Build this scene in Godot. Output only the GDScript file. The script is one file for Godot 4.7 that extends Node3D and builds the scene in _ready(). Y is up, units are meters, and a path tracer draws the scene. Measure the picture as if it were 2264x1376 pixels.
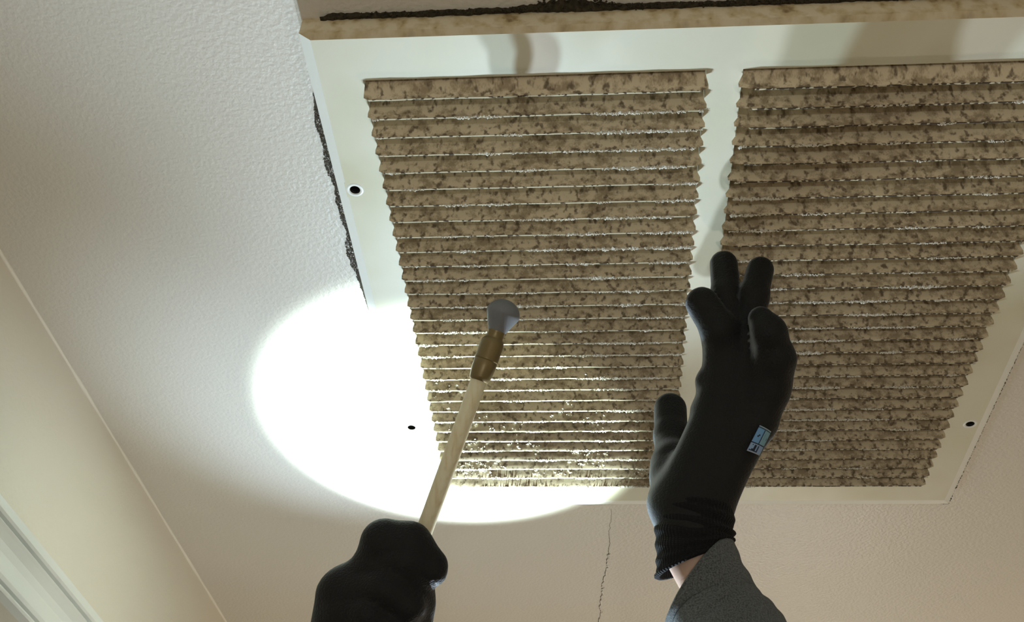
extends Node3D
# A ceiling return-air grille being cleaned by two gloved hands under the beam of an unseen headlamp.
# x runs right along the louvres, y up, -z away from the camera.

const CEIL := 2.439      # ceiling plane
const FACE := 2.417      # lower face of the grille frame
const WALLX := -0.5567   # inner face of the left wall

var rng := RandomNumberGenerator.new()


func _ready() -> void:
	rng.seed = 7
	var cam := Camera3D.new()
	cam.name = "camera"
	cam.transform = Transform3D(Basis(Vector3(0.99724, 0.03686, -0.06451), Vector3(0.01410, 0.75860, 0.65141), Vector3(0.07295, -0.65052, 0.75598)), Vector3(0, 1.75, 0))
	cam.fov = 32.157
	cam.near = 0.02
	cam.far = 50.0
	add_child(cam)
	cam.current = true
	var we := WorldEnvironment.new()
	we.name = "world_environment"
	var env := Environment.new()
	env.background_mode = Environment.BG_COLOR
	env.background_color = Color(0.0, 0.0, 0.0)
	env.tonemap_mode = Environment.TONE_MAPPER_LINEAR
	env.tonemap_exposure = 1.0
	env.sdfgi_enabled = true
	env.ssao_enabled = true
	env.ssil_enabled = true
	we.environment = env
	add_child(we)
	make_headlamp()
	make_unseen_lamp("unseen floor lamp behind the camera, placed to light the room", Vector3(0.12, 0.0, 1.05), 0.0, 0.42, Color(0.905, 0.925, 0.925))
	make_unseen_lamp("unseen floor lamp beyond the person, placed to light the far ceiling and left wall", Vector3(0.5, 0.0, -2.45), 0.12, 0.47, Color(0.94, 0.915, 0.865))
	make_materials()
	make_room()
	make_door()
	make_grille()
	make_swab()
	make_person()


# ------------------------------------------------------------------ lamps

func spot(called: String, at: Vector3, axis: Vector3, half: float, soft: float, energy: float, c: Color, parent: Node, size := 0.0) -> void:
	var l := SpotLight3D.new()
	l.name = called
	l.position = at
	var up := Vector3(1, 0, 0)
	l.basis = Basis.looking_at(axis.normalized(), up)
	l.spot_angle = half
	l.spot_angle_attenuation = soft
	l.spot_range = 6.0
	l.spot_attenuation = 2.0
	l.light_energy = energy
	l.light_color = c
	l.light_size = size
	l.shadow_enabled = true
	parent.add_child(l, true)


func make_headlamp() -> void:
	# unseen, worn on the forehead just out of view, placed to light the grille: two flood diodes and a narrow hot beam
	var t := thing("headlamp", "unseen headlamp with two cool white diodes strapped to the forehead", "headlamp", Vector3(-0.146, 1.89, -1.2))
	var axis := Vector3(0.23, 0.3, 1.0).normalized()
	var hot := Vector3(-0.01, 0.94, 0.322).normalized()
	var back := mat(Color(0.05, 0.05, 0.055), 0.5)
	var st := begin()
	var f := frame_of(axis)
	lathe(st, Vector3(0, 0, 0) - axis * 0.03, f, [[0.0, 0.0], [0.03, 0.0], [0.045, 0.006], [0.046, 0.022], [0.043, 0.0245], [0.0, 0.0245]], 28)
	part("lamp_body", st, back, t)
	for s in [-1.0, 1.0]:
		var tint := Color(0.80, 0.935, 1.0) if s < 0 else Color(0.86, 0.925, 1.0)
		var at: Vector3 = f.x * 0.0365 * s
		var lens := begin()
		lathe(lens, at - axis * 0.008, f, [[0.0, 0.004], [0.006, 0.003], [0.009, 0.0], [0.0095, -0.004]], 20)
		var e := mat(Color(0.9, 0.95, 1.0), 0.3)
		e.emission_enabled = true
		e.emission = tint
		e.emission_energy_multiplier = 4.0
		part("lamp_lens", lens, e, t)
		spot("flood_light", at, axis, 44.0, 1.0, SPILL, tint, t)
		spot("wide_light", at, Vector3(0.05, 1.0, 0.25), 84.0, 0.5, WIDE, tint, t)
	spot("beam_light", Vector3(0, 0, 0.004), hot, 21.3, 0.34, HOT, Color(0.9, 1.0, 0.99), t)
	spot("corona_light", Vector3(0, 0, 0.004), Vector3(-0.16, 0.85, 0.36), 27.0, 0.9, CORONA, Color(0.80, 0.91, 1.0), t)


const SPILL := 0.53
const WIDE := 0.02
const HOT := 2.8
const CORONA := 0.38


func make_unseen_lamp(label: String, at: Vector3, more: float, energy: float, c: Color) -> void:
	# unseen lamps, out of view, placed to light the rest of the room
	var t := thing("unseen_lamp", label, "lamp", at)
	var metal := mat(Color(0.12, 0.11, 0.10), 0.4)
	metal.metallic = 0.8
	var f := frame_of(Vector3.UP)
	var st := begin()
	lathe(st, Vector3.ZERO, f, [[0.0, 0.0], [0.14, 0.0], [0.145, 0.012], [0.03, 0.03], [0.012, 0.05], [0.012, 1.16 + more], [0.0, 1.16 + more]], 24)
	part("pole", st, metal, t)
	var bulb := begin()
	lathe(bulb, Vector3(0, 1.17 + more, 0), f, [[0.0, 0.0], [0.016, 0.002], [0.02, 0.03], [0.045, 0.075], [0.05, 0.1], [0.042, 0.135], [0.02, 0.152], [0.0, 0.155]], 20)
	var e := mat(Color(1, 0.9, 0.75), 0.4)
	e.emission_enabled = true
	e.emission = Color(1.0, 0.80, 0.56)
	e.emission_energy_multiplier = 3.0
	part("bulb", bulb, e, t)
	var l := OmniLight3D.new()
	l.name = "bulb_light"
	l.position = Vector3(0, 1.265 + more, 0)
	l.light_color = c
	l.light_energy = energy
	l.light_size = 0.045
	l.omni_range = 8.0
	l.omni_attenuation = 2.0
	l.shadow_enabled = true
	t.add_child(l)


# ------------------------------------------------------------------ helpers

func thing(called: String, label: String, category: String, at := Vector3.ZERO, group := "") -> Node3D:
	var o := Node3D.new()
	o.name = called
	o.position = at
	o.set_meta("label", label)
	o.set_meta("category", category)
	if group != "":
		o.set_meta("group", group)
	add_child(o, true)
	return o


func begin() -> SurfaceTool:
	var st := SurfaceTool.new()
	st.begin(Mesh.PRIMITIVE_TRIANGLES)
	st.set_smooth_group(0)
	return st


func part(called: String, st: SurfaceTool, m: Material, parent: Node, label := "") -> MeshInstance3D:
	st.generate_normals()
	return put(called, st.commit(), m, parent, label)


func put(called: String, mesh: Mesh, m: Material, parent: Node, label := "") -> MeshInstance3D:
	var o := MeshInstance3D.new()
	o.name = called
	o.mesh = mesh
	o.material_override = m
	if label != "":
		o.set_meta("label", label)
	parent.add_child(o, true)
	return o


func struct(called: String, st: SurfaceTool, m: Material) -> MeshInstance3D:
	var o := part(called, st, m, self)
	o.set_meta("kind", "structure")
	return o


# a, b, c, d run anticlockwise seen from outside
func quad(st: SurfaceTool, a: Vector3, b: Vector3, c: Vector3, d: Vector3) -> void:
	for v in [a, c, b, a, d, c]:
		st.add_vertex(v)


func quad_uv(st: SurfaceTool, p: Array, uv: Array) -> void:
	for i in [0, 2, 1, 0, 3, 2]:
		st.set_uv(uv[i])
		st.add_vertex(p[i])


func tri(st: SurfaceTool, a: Vector3, b: Vector3, c: Vector3) -> void:
	for v in [a, c, b]:
		st.add_vertex(v)


func box(st: SurfaceTool, lo: Vector3, hi: Vector3) -> void:
	st.set_smooth_group(-1)
	var p := func(i: int) -> Vector3: return Vector3(hi.x if i & 1 else lo.x, hi.y if i & 2 else lo.y, hi.z if i & 4 else lo.z)
	for q in [[0, 4, 6, 2], [5, 1, 3, 7], [0, 1, 5, 4], [6, 7, 3, 2], [1, 0, 2, 3], [4, 5, 7, 6]]:
		quad(st, p.call(q[0]), p.call(q[1]), p.call(q[2]), p.call(q[3]))


func frame_of(axis: Vector3) -> Basis:
	# columns u, v, axis, right-handed
	var t := axis.normalized()
	var u := Vector3.UP.cross(t)
	if u.length() < 0.05:
		u = Vector3.RIGHT
	u = (u - t * u.dot(t)).normalized()
	return Basis(u, t.cross(u), t)


# profile of [radius, distance along the axis]
func lathe(st: SurfaceTool, at: Vector3, f: Basis, profile: Array, sides := 24, crease := []) -> void:
	var rings := []
	for p in profile:
		var ring := PackedVector3Array()
		for k in sides:
			var a := TAU * k / sides
			ring.append(at + f.z * p[1] + (f.x * cos(a) + f.y * sin(a)) * p[0])
		rings.append(ring)
	skin(st, rings)


func skin(st: SurfaceTool, rings: Array, first_group := 0) -> void:
	st.set_smooth_group(first_group)
	for i in rings.size() - 1:
		var a: PackedVector3Array = rings[i]
		var b: PackedVector3Array = rings[i + 1]
		var n := a.size()
		for k in n:
			var j := (k + 1) % n
			if not a[k].is_equal_approx(a[j]):
				tri(st, a[k], a[j], b[j])
			if not b[k].is_equal_approx(b[j]):
				tri(st, a[k], b[j], b[k])


func mat(c: Color, rough := 0.6) -> StandardMaterial3D:
	var m := StandardMaterial3D.new()
	m.albedo_color = c
	m.roughness = rough
	return m


# linear reflectance
func lin(r: float, g: float, b: float) -> Color:
	return Color(r, g, b).linear_to_srgb()


func noise(freq: float, octaves: int, sd: int, kind := FastNoiseLite.TYPE_SIMPLEX_SMOOTH) -> FastNoiseLite:
	var n := FastNoiseLite.new()
	n.noise_type = kind
	n.frequency = freq
	n.seed = sd
	n.fractal_type = FastNoiseLite.FRACTAL_FBM
	n.fractal_octaves = octaves
	return n


func noise_tex(freq: float, octaves: int, sd: int, size := 512, ramp: Gradient = null) -> NoiseTexture2D:
	var t := NoiseTexture2D.new()
	t.width = size
	t.height = size
	t.seamless = true
	t.noise = noise(freq, octaves, sd)
	if ramp:
		t.color_ramp = ramp
	return t


func ramp(points: Array) -> Gradient:
	var g := Gradient.new()
	g.offsets = PackedFloat32Array(points.map(func(p): return p[0]))
	g.colors = PackedColorArray(points.map(func(p): return p[1]))
	return g


# ------------------------------------------------------------------ materials

var m_ceiling: StandardMaterial3D
var m_wall: StandardMaterial3D
var m_trim: StandardMaterial3D
var m_frame: StandardMaterial3D
var m_lip: StandardMaterial3D
var m_flank: StandardMaterial3D
var m_blade: StandardMaterial3D
var m_dust: StandardMaterial3D
var m_dirt: StandardMaterial3D
var m_black: StandardMaterial3D
var m_glove: StandardMaterial3D
var m_glove_two: StandardMaterial3D
var m_knit: StandardMaterial3D
var m_sweat: StandardMaterial3D
var m_skin: StandardMaterial3D


func painted(c: Color, rough: float, relief: float, size: float, sd: int) -> StandardMaterial3D:
	var m := mat(c, rough)
	m.uv1_triplanar = true
	m.uv1_world_triplanar = true
	m.uv1_scale = Vector3.ONE / size
	m.heightmap_enabled = true
	m.heightmap_texture = noise_tex(0.042, 3, sd, 1024)
	m.heightmap_scale = relief
	return m


func make_materials() -> void:
	m_ceiling = painted(lin(0.74, 0.69, 0.61), 0.42, 0.045, 0.24, 3)
	m_wall = painted(lin(0.76, 0.70, 0.59), 0.5, 0.02, 0.3, 4)
	m_trim = mat(lin(0.80, 0.80, 0.75), 0.35)
	m_lip = mat(lin(0.85, 0.85, 0.79), 0.35)
	m_frame = mat(lin(0.71, 0.675, 0.535), 0.42)
	m_frame.uv1_triplanar = true
	m_frame.uv1_world_triplanar = true
	m_frame.uv1_scale = Vector3.ONE / 0.5
	m_frame.albedo_texture = noise_tex(0.004, 4, 12, 512, ramp([[0.0, Color(0.93, 0.92, 0.86)], [0.5, Color(1, 1, 1)], [1.0, Color(0.97, 0.97, 0.94)]]))
	m_flank = mat(lin(0.68, 0.58, 0.40), 0.6)
	m_flank.uv1_triplanar = true
	m_flank.uv1_world_triplanar = true
	m_flank.uv1_scale = Vector3.ONE / 0.2
	m_flank.albedo_texture = noise_tex(0.02, 4, 13, 512, ramp([[0.0, Color(0.55, 0.48, 0.36)], [0.3, Color(0.9, 0.86, 0.78)], [0.6, Color(1, 1, 1)], [1.0, Color(1, 1, 1)]]))
	m_dust = mat(lin(0.66, 0.62, 0.53), 1.0)
	m_dirt = mat(lin(0.075, 0.058, 0.035), 1.0)
	m_dirt.uv1_triplanar = true
	m_dirt.uv1_world_triplanar = true
	m_dirt.uv1_scale = Vector3.ONE / 0.05
	m_dirt.albedo_texture = noise_tex(0.03, 3, 21, 256, ramp([[0.0, Color(0.45, 0.45, 0.4)], [0.55, Color(0.8, 0.8, 0.75)], [1.0, Color(1, 1, 1)]]))
	m_black = mat(lin(0.008, 0.007, 0.006), 0.9)
	m_blade = mat(Color.WHITE, 0.72)
	m_blade.albedo_texture = blade_texture()
	m_glove = mat(lin(0.0085, 0.0085, 0.009), 0.66)
	m_glove.metallic_specular = 0.35
	m_glove.heightmap_enabled = true
	m_glove.uv1_triplanar = true
	m_glove.uv1_scale = Vector3.ONE / 0.06
	m_glove.heightmap_texture = noise_tex(0.05, 2, 31, 512)
	m_glove.heightmap_scale = 0.06
	m_glove.rim_enabled = true
	m_glove.rim = 0.12
	m_glove.rim_tint = 0.0
	m_glove_two = m_glove.duplicate()
	m_glove_two.albedo_color = Color.WHITE
	m_glove_two.vertex_color_use_as_albedo = true
	m_knit = mat(lin(0.011, 0.011, 0.0115), 0.95)
	m_knit.metallic_specular = 0.3
	m_knit.heightmap_enabled = true
	m_knit.heightmap_texture = rib_texture()
	m_knit.heightmap_scale = 0.12
	m_knit.rim_enabled = true
	m_knit.rim = 0.15
	m_sweat = mat(lin(0.15, 0.162, 0.162), 1.0)
	m_sweat.uv1_triplanar = true
	m_sweat.uv1_scale = Vector3.ONE / 0.032
	m_sweat.albedo_texture = noise_tex(0.035, 3, 41, 512, ramp([[0.0, Color(0.5, 0.5, 0.5)], [0.45, Color(0.8, 0.8, 0.8)], [0.6, Color(1, 1, 1)], [1.0, Color(1, 1, 1)]]))
	m_sweat.heightmap_enabled = true
	m_sweat.heightmap_texture = noise_tex(0.06, 2, 42, 512)
	m_sweat.heightmap_scale = 0.12
	m_sweat.rim_enabled = true
	m_sweat.rim = 0.3
	m_skin = mat(lin(0.50, 0.33, 0.25), 0.55)
	m_skin.subsurf_scatter_enabled = true
	m_skin.subsurf_scatter_strength = 0.15


func rib_texture() -> ImageTexture:
	var im := Image.create(256, 64, false, Image.FORMAT_RGB8)
	for x in 256:
		var h := 0.5 + 0.5 * sin(TAU * x / 8.0)
		for y in 64:
			var g := h * 0.7 + 0.3 * (0.5 + 0.5 * sin(TAU * y / 6.0 + (PI if (x / 8) % 2 else 0.0)))
			im.set_pixel(x, y, Color(g, g, g))
	return ImageTexture.create_from_image(im)


# 32 strips of grime, one a row of the sheet: the face of a blade and, in the last sixth, its folded hem.
# The first 16 are for the left bank, whose hems are clean, the others for the right bank, whose hems are black.
const STRIPS := 32
const STRIP := 48

func blade_texture() -> ImageTexture:
	var w := 1024
	var im := Image.create(w, STRIPS * STRIP, false, Image.FORMAT_RGB8)
	var fine := noise(0.032, 4, 51)
	var broad := noise(0.007, 2, 52)
	var grain := noise(0.16, 2, 54)
	var spots := noise(0.034, 4, 53)
	for s in STRIPS:
		var rough_hem := noise(0.05, 2, 60 + s)
		var right := s >= 16
		for v in STRIP:
			var t := float(v) / STRIP
			var y := s * STRIP + v
			# grime gathers along the roots and above the hem
			var edge := smoothstep(0.16, 0.0, t) * 0.22 + smoothstep(0.66, 0.83, t) * 0.12
			for x in w:
				var n := fine.get_noise_2d(x * 0.85, y * 1.5 + s * 300.0) + 0.3 * grain.get_noise_2d(x, y * 1.5) + 0.7 * broad.get_noise_2d(x, y * 2.0 + s * 170.0)
				var d := clampf((n + edge + 0.22) / 0.8, 0.0, 1.0)
				var k := 0.85 * smoothstep(0.12, 0.62, spots.get_noise_2d(x + 400.0, y * 1.3 + s * 211.0) + edge * 1.3)
				var c := Color(0.85, 0.785, 0.67).lerp(Color(0.64, 0.57, 0.46), d).lerp(Color(0.39, 0.33, 0.25), k)
				if t > 0.84:
					var r := rough_hem.get_noise_2d(x, v * 2.0)
					var clean := Color(0.80, 0.77, 0.67)
					c = clean.lerp(Color(0.25, 0.2, 0.14), smoothstep(-0.22, 0.0, r) if right else smoothstep(0.22, 0.4, r))
				im.set_pixel(x, y, c)
	return ImageTexture.create_from_image(im)


# ------------------------------------------------------------------ room

const OPEN_LO := Vector2(-0.195, -1.115)
const OPEN_HI := Vector2(0.396, -0.48)

func make_room() -> void:
	var x1 := 1.35
	var z0 := -3.2
	var z1 := 2.2
	var st := begin()
	var t := CEIL + 0.14
	box(st, Vector3(WALLX - 0.12, CEIL, z0 - 0.12), Vector3(OPEN_LO.x, t, z1 + 0.12))
	box(st, Vector3(OPEN_HI.x, CEIL, z0 - 0.12), Vector3(x1 + 0.12, t, z1 + 0.12))
	box(st, Vector3(OPEN_LO.x, CEIL, z0 - 0.12), Vector3(OPEN_HI.x, t, OPEN_LO.y))
	box(st, Vector3(OPEN_LO.x, CEIL, OPEN_HI.y), Vector3(OPEN_HI.x, t, z1 + 0.12))
	var ceiling := struct("ceiling", st, m_ceiling)
	# the sheet-metal throat of the duct over the grille
	st = begin()
	var d := 0.35
	box(st, Vector3(OPEN_LO.x - 0.004, CEIL + 0.141, OPEN_LO.y), Vector3(OPEN_LO.x, CEIL + d, OPEN_HI.y))
	box(st, Vector3(OPEN_HI.x, CEIL + 0.141, OPEN_LO.y), Vector3(OPEN_HI.x + 0.004, CEIL + d, OPEN_HI.y))
	box(st, Vector3(OPEN_LO.x, CEIL + 0.141, OPEN_LO.y - 0.004), Vector3(OPEN_HI.x, CEIL + d, OPEN_LO.y))
	box(st, Vector3(OPEN_LO.x, CEIL + 0.141, OPEN_HI.y), Vector3(OPEN_HI.x, CEIL + d, OPEN_HI.y + 0.004))
	box(st, Vector3(OPEN_LO.x, CEIL + d, OPEN_LO.y), Vector3(OPEN_HI.x, CEIL + d + 0.004, OPEN_HI.y))
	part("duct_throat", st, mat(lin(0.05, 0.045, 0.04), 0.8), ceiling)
	make_crack(ceiling)
	st = begin()
	box(st, Vector3(WALLX - 0.12, -0.1, z0 - 0.12), Vector3(x1 + 0.12, 0.0, z1 + 0.12))
	struct("floor", st, mat(lin(0.30, 0.22, 0.15), 0.5))
	st = begin()
	box(st, Vector3(x1, 0, z0), Vector3(x1 + 0.12, CEIL, z1))
	struct("wall_right", st, m_wall)
	st = begin()
	box(st, Vector3(WALLX - 0.12, 0, z0 - 0.12), Vector3(x1 + 0.12, CEIL, z0))
	struct("wall_far", st, m_wall)
	st = begin()
	box(st, Vector3(WALLX - 0.12, 0, z1), Vector3(x1 + 0.12, CEIL, z1 + 0.12))
	struct("wall_near", st, m_wall)
	# left wall with the doorway
	st = begin()
	box(st, Vector3(WALLX - 0.12, 0, z0), Vector3(WALLX, CEIL, DOOR_Z0))
	box(st, Vector3(WALLX - 0.12, 0, DOOR_Z1), Vector3(WALLX, CEIL, z1))
	box(st, Vector3(WALLX - 0.12, DOOR_Y, DOOR_Z0), Vector3(WALLX, CEIL, DOOR_Z1))
	struct("wall_left", st, m_wall)
	# bead of paint and caulk along the joint of the left wall and the ceiling
	st = begin()
	var wob := noise(9.0, 2, 71)
	var rings := []
	for i in 121:
		var z := lerpf(-1.9, 0.2, i / 120.0)
		var r := 0.0021 + 0.0012 * wob.get_noise_1d(z)
		var ring := PackedVector3Array()
		for k in 8:
			var a := TAU * k / 8
			ring.append(Vector3(WALLX + cos(a) * r, CEIL - 0.0004 + sin(a) * r, z))
		rings.append(ring)
	skin(st, rings)
	struct("trim_1", st, mat(lin(0.90, 0.85, 0.74), 0.45))


func make_crack(parent: Node) -> void:
	# a hairline crack in the paint with one raised edge
	var pts := [Vector3(0.0214, 2.439, -1.1799), Vector3(0.0204, 2.439, -1.2179), Vector3(0.0188, 2.439, -1.2434), Vector3(0.0194, 2.439, -1.2708), Vector3(0.0177, 2.439, -1.2916), Vector3(0.016, 2.439, -1.3141), Vector3(0.0166, 2.439, -1.332), Vector3(0.013, 2.439, -1.3555), Vector3(0.0099, 2.439, -1.3823), Vector3(0.0092, 2.439, -1.4043), Vector3(0.0073, 2.439, -1.4297), Vector3(0.0059, 2.439, -1.4528), Vector3(0.0071, 2.439, -1.4734), Vector3(0.0044, 2.439, -1.5067), Vector3(0.0021, 2.439, -1.5732)]
	var line := PackedVector3Array()
	for i in pts.size() - 1:
		for k in 6:
			var p: Vector3 = pts[i].lerp(pts[i + 1], k / 6.0)
			p.x += rng.randf_range(-0.0011, 0.0011)
			line.append(p)
	var st := begin()
	st.set_smooth_group(-1)
	var lip := begin()
	lip.set_smooth_group(-1)
	for i in line.size() - 1:
		var a := line[i] - Vector3(0, 0.00025, 0)
		var b := line[i + 1] - Vector3(0, 0.00025, 0)
		var wa := 0.0003 + 0.0007 * absf(sin(i * 1.7)) * minf(1.0, i / 30.0)
		var wb := 0.0003 + 0.0007 * absf(sin((i + 1) * 1.7)) * minf(1.0, i / 30.0)
		quad(st, a, Vector3(a.x + wa, a.y, a.z), Vector3(b.x + wb, b.y, b.z), b)
		if i > 24:
			var h := Vector3(0, rng.randf_range(0.0004, 0.0014), 0)
			var o := Vector3(rng.randf_range(0.001, 0.0028), 0, 0)
			var a2 := a + Vector3(wa, 0, 0)
			var b2 := b + Vector3(wb, 0, 0)
			quad(lip, a2 - h, a2 + o, b2 + o, b2 - h)
			quad(lip, a2, a2 - h, b2 - h, b2)
	part("crack", st, mat(lin(0.10, 0.08, 0.06), 0.9), parent, "hairline crack in the ceiling paint")
	part("flaking_paint", lip, m_ceiling, parent)


const DOOR_Z0 := -1.38
const DOOR_Z1 := -0.52
const DOOR_Y := 2.184

func make_door() -> void:
	# moulded casing round the doorway: [out from the wall, height above the opening]
	var prof := [[0.0, 0.0], [0.011, 0.0], [0.012, 0.002], [0.012, 0.0035], [0.006, 0.0045], [0.006, 0.006], [0.0125, 0.007], [0.0135, 0.011], [0.0125, 0.020], [0.0115, 0.028], [0.0125, 0.036], [0.0155, 0.043], [0.017, 0.046], [0.017, 0.0465], [0.009, 0.0475], [0.009, 0.0495], [0.0175, 0.0505], [0.019, 0.053], [0.019, 0.061], [0.017, 0.0625], [0.0, 0.0625]]
	var st := begin()
	st.set_smooth_group(-1)
	for i in prof.size() - 1:
		var a: Array = prof[i]
		var b: Array = prof[i + 1]
		# mitred head, then the two legs
		quad(st, Vector3(WALLX + a[0], DOOR_Y + a[1], DOOR_Z1 + a[1]), Vector3(WALLX + a[0], DOOR_Y + a[1], DOOR_Z0 - a[1]), Vector3(WALLX + b[0], DOOR_Y + b[1], DOOR_Z0 - b[1]), Vector3(WALLX + b[0], DOOR_Y + b[1], DOOR_Z1 + b[1]))
		quad(st, Vector3(WALLX + a[0], 0, DOOR_Z1 + a[1]), Vector3(WALLX + a[0], DOOR_Y + a[1], DOOR_Z1 + a[1]), Vector3(WALLX + b[0], DOOR_Y + b[1], DOOR_Z1 + b[1]), Vector3(WALLX + b[0], 0, DOOR_Z1 + b[1]))
		quad(st, Vector3(WALLX + a[0], DOOR_Y + a[1], DOOR_Z0 - a[1]), Vector3(WALLX + a[0], 0, DOOR_Z0 - a[1]), Vector3(WALLX + b[0], 0, DOOR_Z0 - b[1]), Vector3(WALLX + b[0], DOOR_Y + b[1], DOOR_Z0 - b[1]))
	struct("trim_2", st, m_trim)
	st = begin()
	box(st, Vector3(WALLX - 0.075, 0.008, DOOR_Z0 + 0.003), Vector3(WALLX - 0.035, DOOR_Y - 0.003, DOOR_Z1 - 0.003))
	for k in 2:
		var y0: float = [0.2, 1.15][k]
		var y1: float = [1.0, 2.05][k]
		box(st, Vector3(WALLX - 0.035, y0, DOOR_Z0 + 0.12), Vector3(WALLX - 0.029, y1, DOOR_Z1 - 0.12))
	var door := struct("door_1", st, m_trim)
	st = begin()
	lathe(st, Vector3(WALLX - 0.035, 1.0, DOOR_Z1 - 0.07), frame_of(Vector3.RIGHT), [[0.03, 0.0], [0.03, 0.006], [0.011, 0.012], [0.011, 0.035], [0.026, 0.045], [0.027, 0.058], [0.018, 0.066], [0.0, 0.068]], 20)
	part("door_knob", st, m_black, door)


# ------------------------------------------------------------------ grille

const FX0 := -0.213
const FX1 := 0.4145
const FZ0 := -1.137
const FZ1 := -0.4603
const BANKS := [[-0.1710, 0.0888], [0.1158, 0.3714]]
const HOLE_Z1 := -0.5022
const HOLE_Z0 := -1.0925
const ROW0 := -0.4954
const PITCH := 0.018733

func make_grille() -> void:
	var t := thing("return_air_grille", "large white two-bank return air grille on the ceiling, its louvres brown with grime", "air grille", Vector3(0.1, CEIL, -0.8))
	var off := Vector3(0.1, CEIL, -0.8)
	make_frame(t, off)
	for bank in 2:
		for row in 31:
			make_blade(t, off, bank, row)
	make_dust(t, off)


func make_frame(t: Node3D, off: Vector3) -> void:
	var st := begin()
	st.set_smooth_group(-1)
	var lip := 0.0085
	var xs := [FX0 + lip, BANKS[0][0], BANKS[0][1], BANKS[1][0], BANKS[1][1], FX1 - lip]
	var zs := [FZ0 + 0.014, HOLE_Z0, HOLE_Z1, FZ1 - 0.004]
	var y := FACE - off.y
	var holes := [Vector3(-0.1976, 2.417, -0.6151), Vector3(-0.1974, 2.417, -0.9683), Vector3(0.3965, 2.417, -0.9681)]
	for i in 5:
		for j in 3:
			if j == 1 and (i == 1 or i == 3):
				continue
			var x0: float = xs[i] - off.x
			var x1: float = xs[i + 1] - off.x
			var z0: float = zs[j] - off.z
			var z1: float = zs[j + 1] - off.z
			var inside := []
			for h: Vector3 in holes:
				if h.x > xs[i] and h.x < xs[i + 1] and h.z > zs[j] and h.z < zs[j + 1]:
					inside.append(h - off)
			inside.sort_custom(func(a, b): return a.z < b.z)
			var z := z0
			for h in inside:
				down_quad(st, x0, x1, z, h.z - 0.008, y)
				down_quad(st, x0, h.x - 0.008, h.z - 0.008, h.z + 0.008, y)
				down_quad(st, h.x + 0.008, x1, h.z - 0.008, h.z + 0.008, y)
				var n := 24
				for k in n:
					var a0 := TAU * k / n
					var a1 := TAU * (k + 1) / n
					var c0 := Vector3(h.x + cos(a0) * 0.0044, y, h.z + sin(a0) * 0.0044)
					var c1 := Vector3(h.x + cos(a1) * 0.0044, y, h.z + sin(a1) * 0.0044)
					var s0 := 0.008 / maxf(absf(cos(a0)), absf(sin(a0)))
					var s1 := 0.008 / maxf(absf(cos(a1)), absf(sin(a1)))
					var o0 := Vector3(h.x + cos(a0) * s0, y, h.z + sin(a0) * s0)
					var o1 := Vector3(h.x + cos(a1) * s1, y, h.z + sin(a1) * s1)
					quad(st, c0, o0, o1, c1)
				z = h.z + 0.008
			down_quad(st, x0, x1, z, z1, y)
	# turned-in edges of the two openings
	for b in BANKS:
		var x0: float = b[0] - off.x
		var x1: float = b[1] - off.x
		var z0 := HOLE_Z0 - off.z
		var z1 := HOLE_Z1 - off.z
		var yt := y + 0.016
		quad(st, Vector3(x0, y, z0), Vector3(x0, y, z1), Vector3(x0, yt, z1), Vector3(x0, yt, z0))
		quad(st, Vector3(x1, y, z1), Vector3(x1, y, z0), Vector3(x1, yt, z0), Vector3(x1, yt, z1))
		quad(st, Vector3(x1, y, z0), Vector3(x0, y, z0), Vector3(x0, yt, z0), Vector3(x1, yt, z0))
		quad(st, Vector3(x0, y, z1), Vector3(x1, y, z1), Vector3(x1, yt, z1), Vector3(x0, yt, z1))
	part("frame", st, m_frame, t)
	# shallow rolled lip round the face, and the flank behind it
	st = begin()
	st.set_smooth_group(-1)
	var fl := begin()
	fl.set_smooth_group(-1)
	var inner := [Vector2(xs[0], zs[0]), Vector2(xs[5], zs[0]), Vector2(xs[5], zs[3]), Vector2(xs[0], zs[3])]
	var outer := [Vector2(FX0, FZ0), Vector2(FX1, FZ0), Vector2(FX1, FZ1), Vector2(FX0, FZ1)]
	for k in 4:
		var j := (k + 1) % 4
		var yl := y + 0.0035
		var a := Vector3(inner[k].x - off.x, y, inner[k].y - off.z)
		var b := Vector3(inner[j].x - off.x, y, inner[j].y - off.z)
		var c := Vector3(outer[j].x - off.x, yl, outer[j].y - off.z)
		var d := Vector3(outer[k].x - off.x, yl, outer[k].y - off.z)
		quad(fl if k == 2 else st, b, a, d, c)   # the near lip is as grimy as the flank behind it
		quad(fl, c, d, Vector3(d.x, 0, d.z), Vector3(c.x, 0, c.z))
	part("lip", st, m_lip, t)
	part("flank", fl, m_flank, t, "grimy yellowed edge of the frame")
	for h: Vector3 in holes:
		var cup := begin()
		var p := h - off
		# the dark inside of the screw hole, and the dimpled ring round it
		lathe(cup, p, frame_of(Vector3.UP), [[0.0, 0.010], [0.0044, 0.010], [0.0044, 0.0]], 24)
		part("screw_hole", cup, m_black, t, "empty dark screw hole")
		if h.z > -0.7 or h.x > 0.0:
			var ring := begin()
			lathe(ring, p, frame_of(Vector3.DOWN), [[0.0074, 0.0], [0.0068, 0.0003], [0.0056, 0.0005], [0.0046, 0.0], [0.0044, -0.002]], 28)
			part("hole_rim", ring, m_lip, t)


func down_quad(st: SurfaceTool, x0: float, x1: float, z0: float, z1: float, y: float) -> void:
	if x1 - x0 > 0.0001 and z1 - z0 > 0.0001:
		quad(st, Vector3(x0, y, z0), Vector3(x1, y, z0), Vector3(x1, y, z1), Vector3(x0, y, z1))


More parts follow.
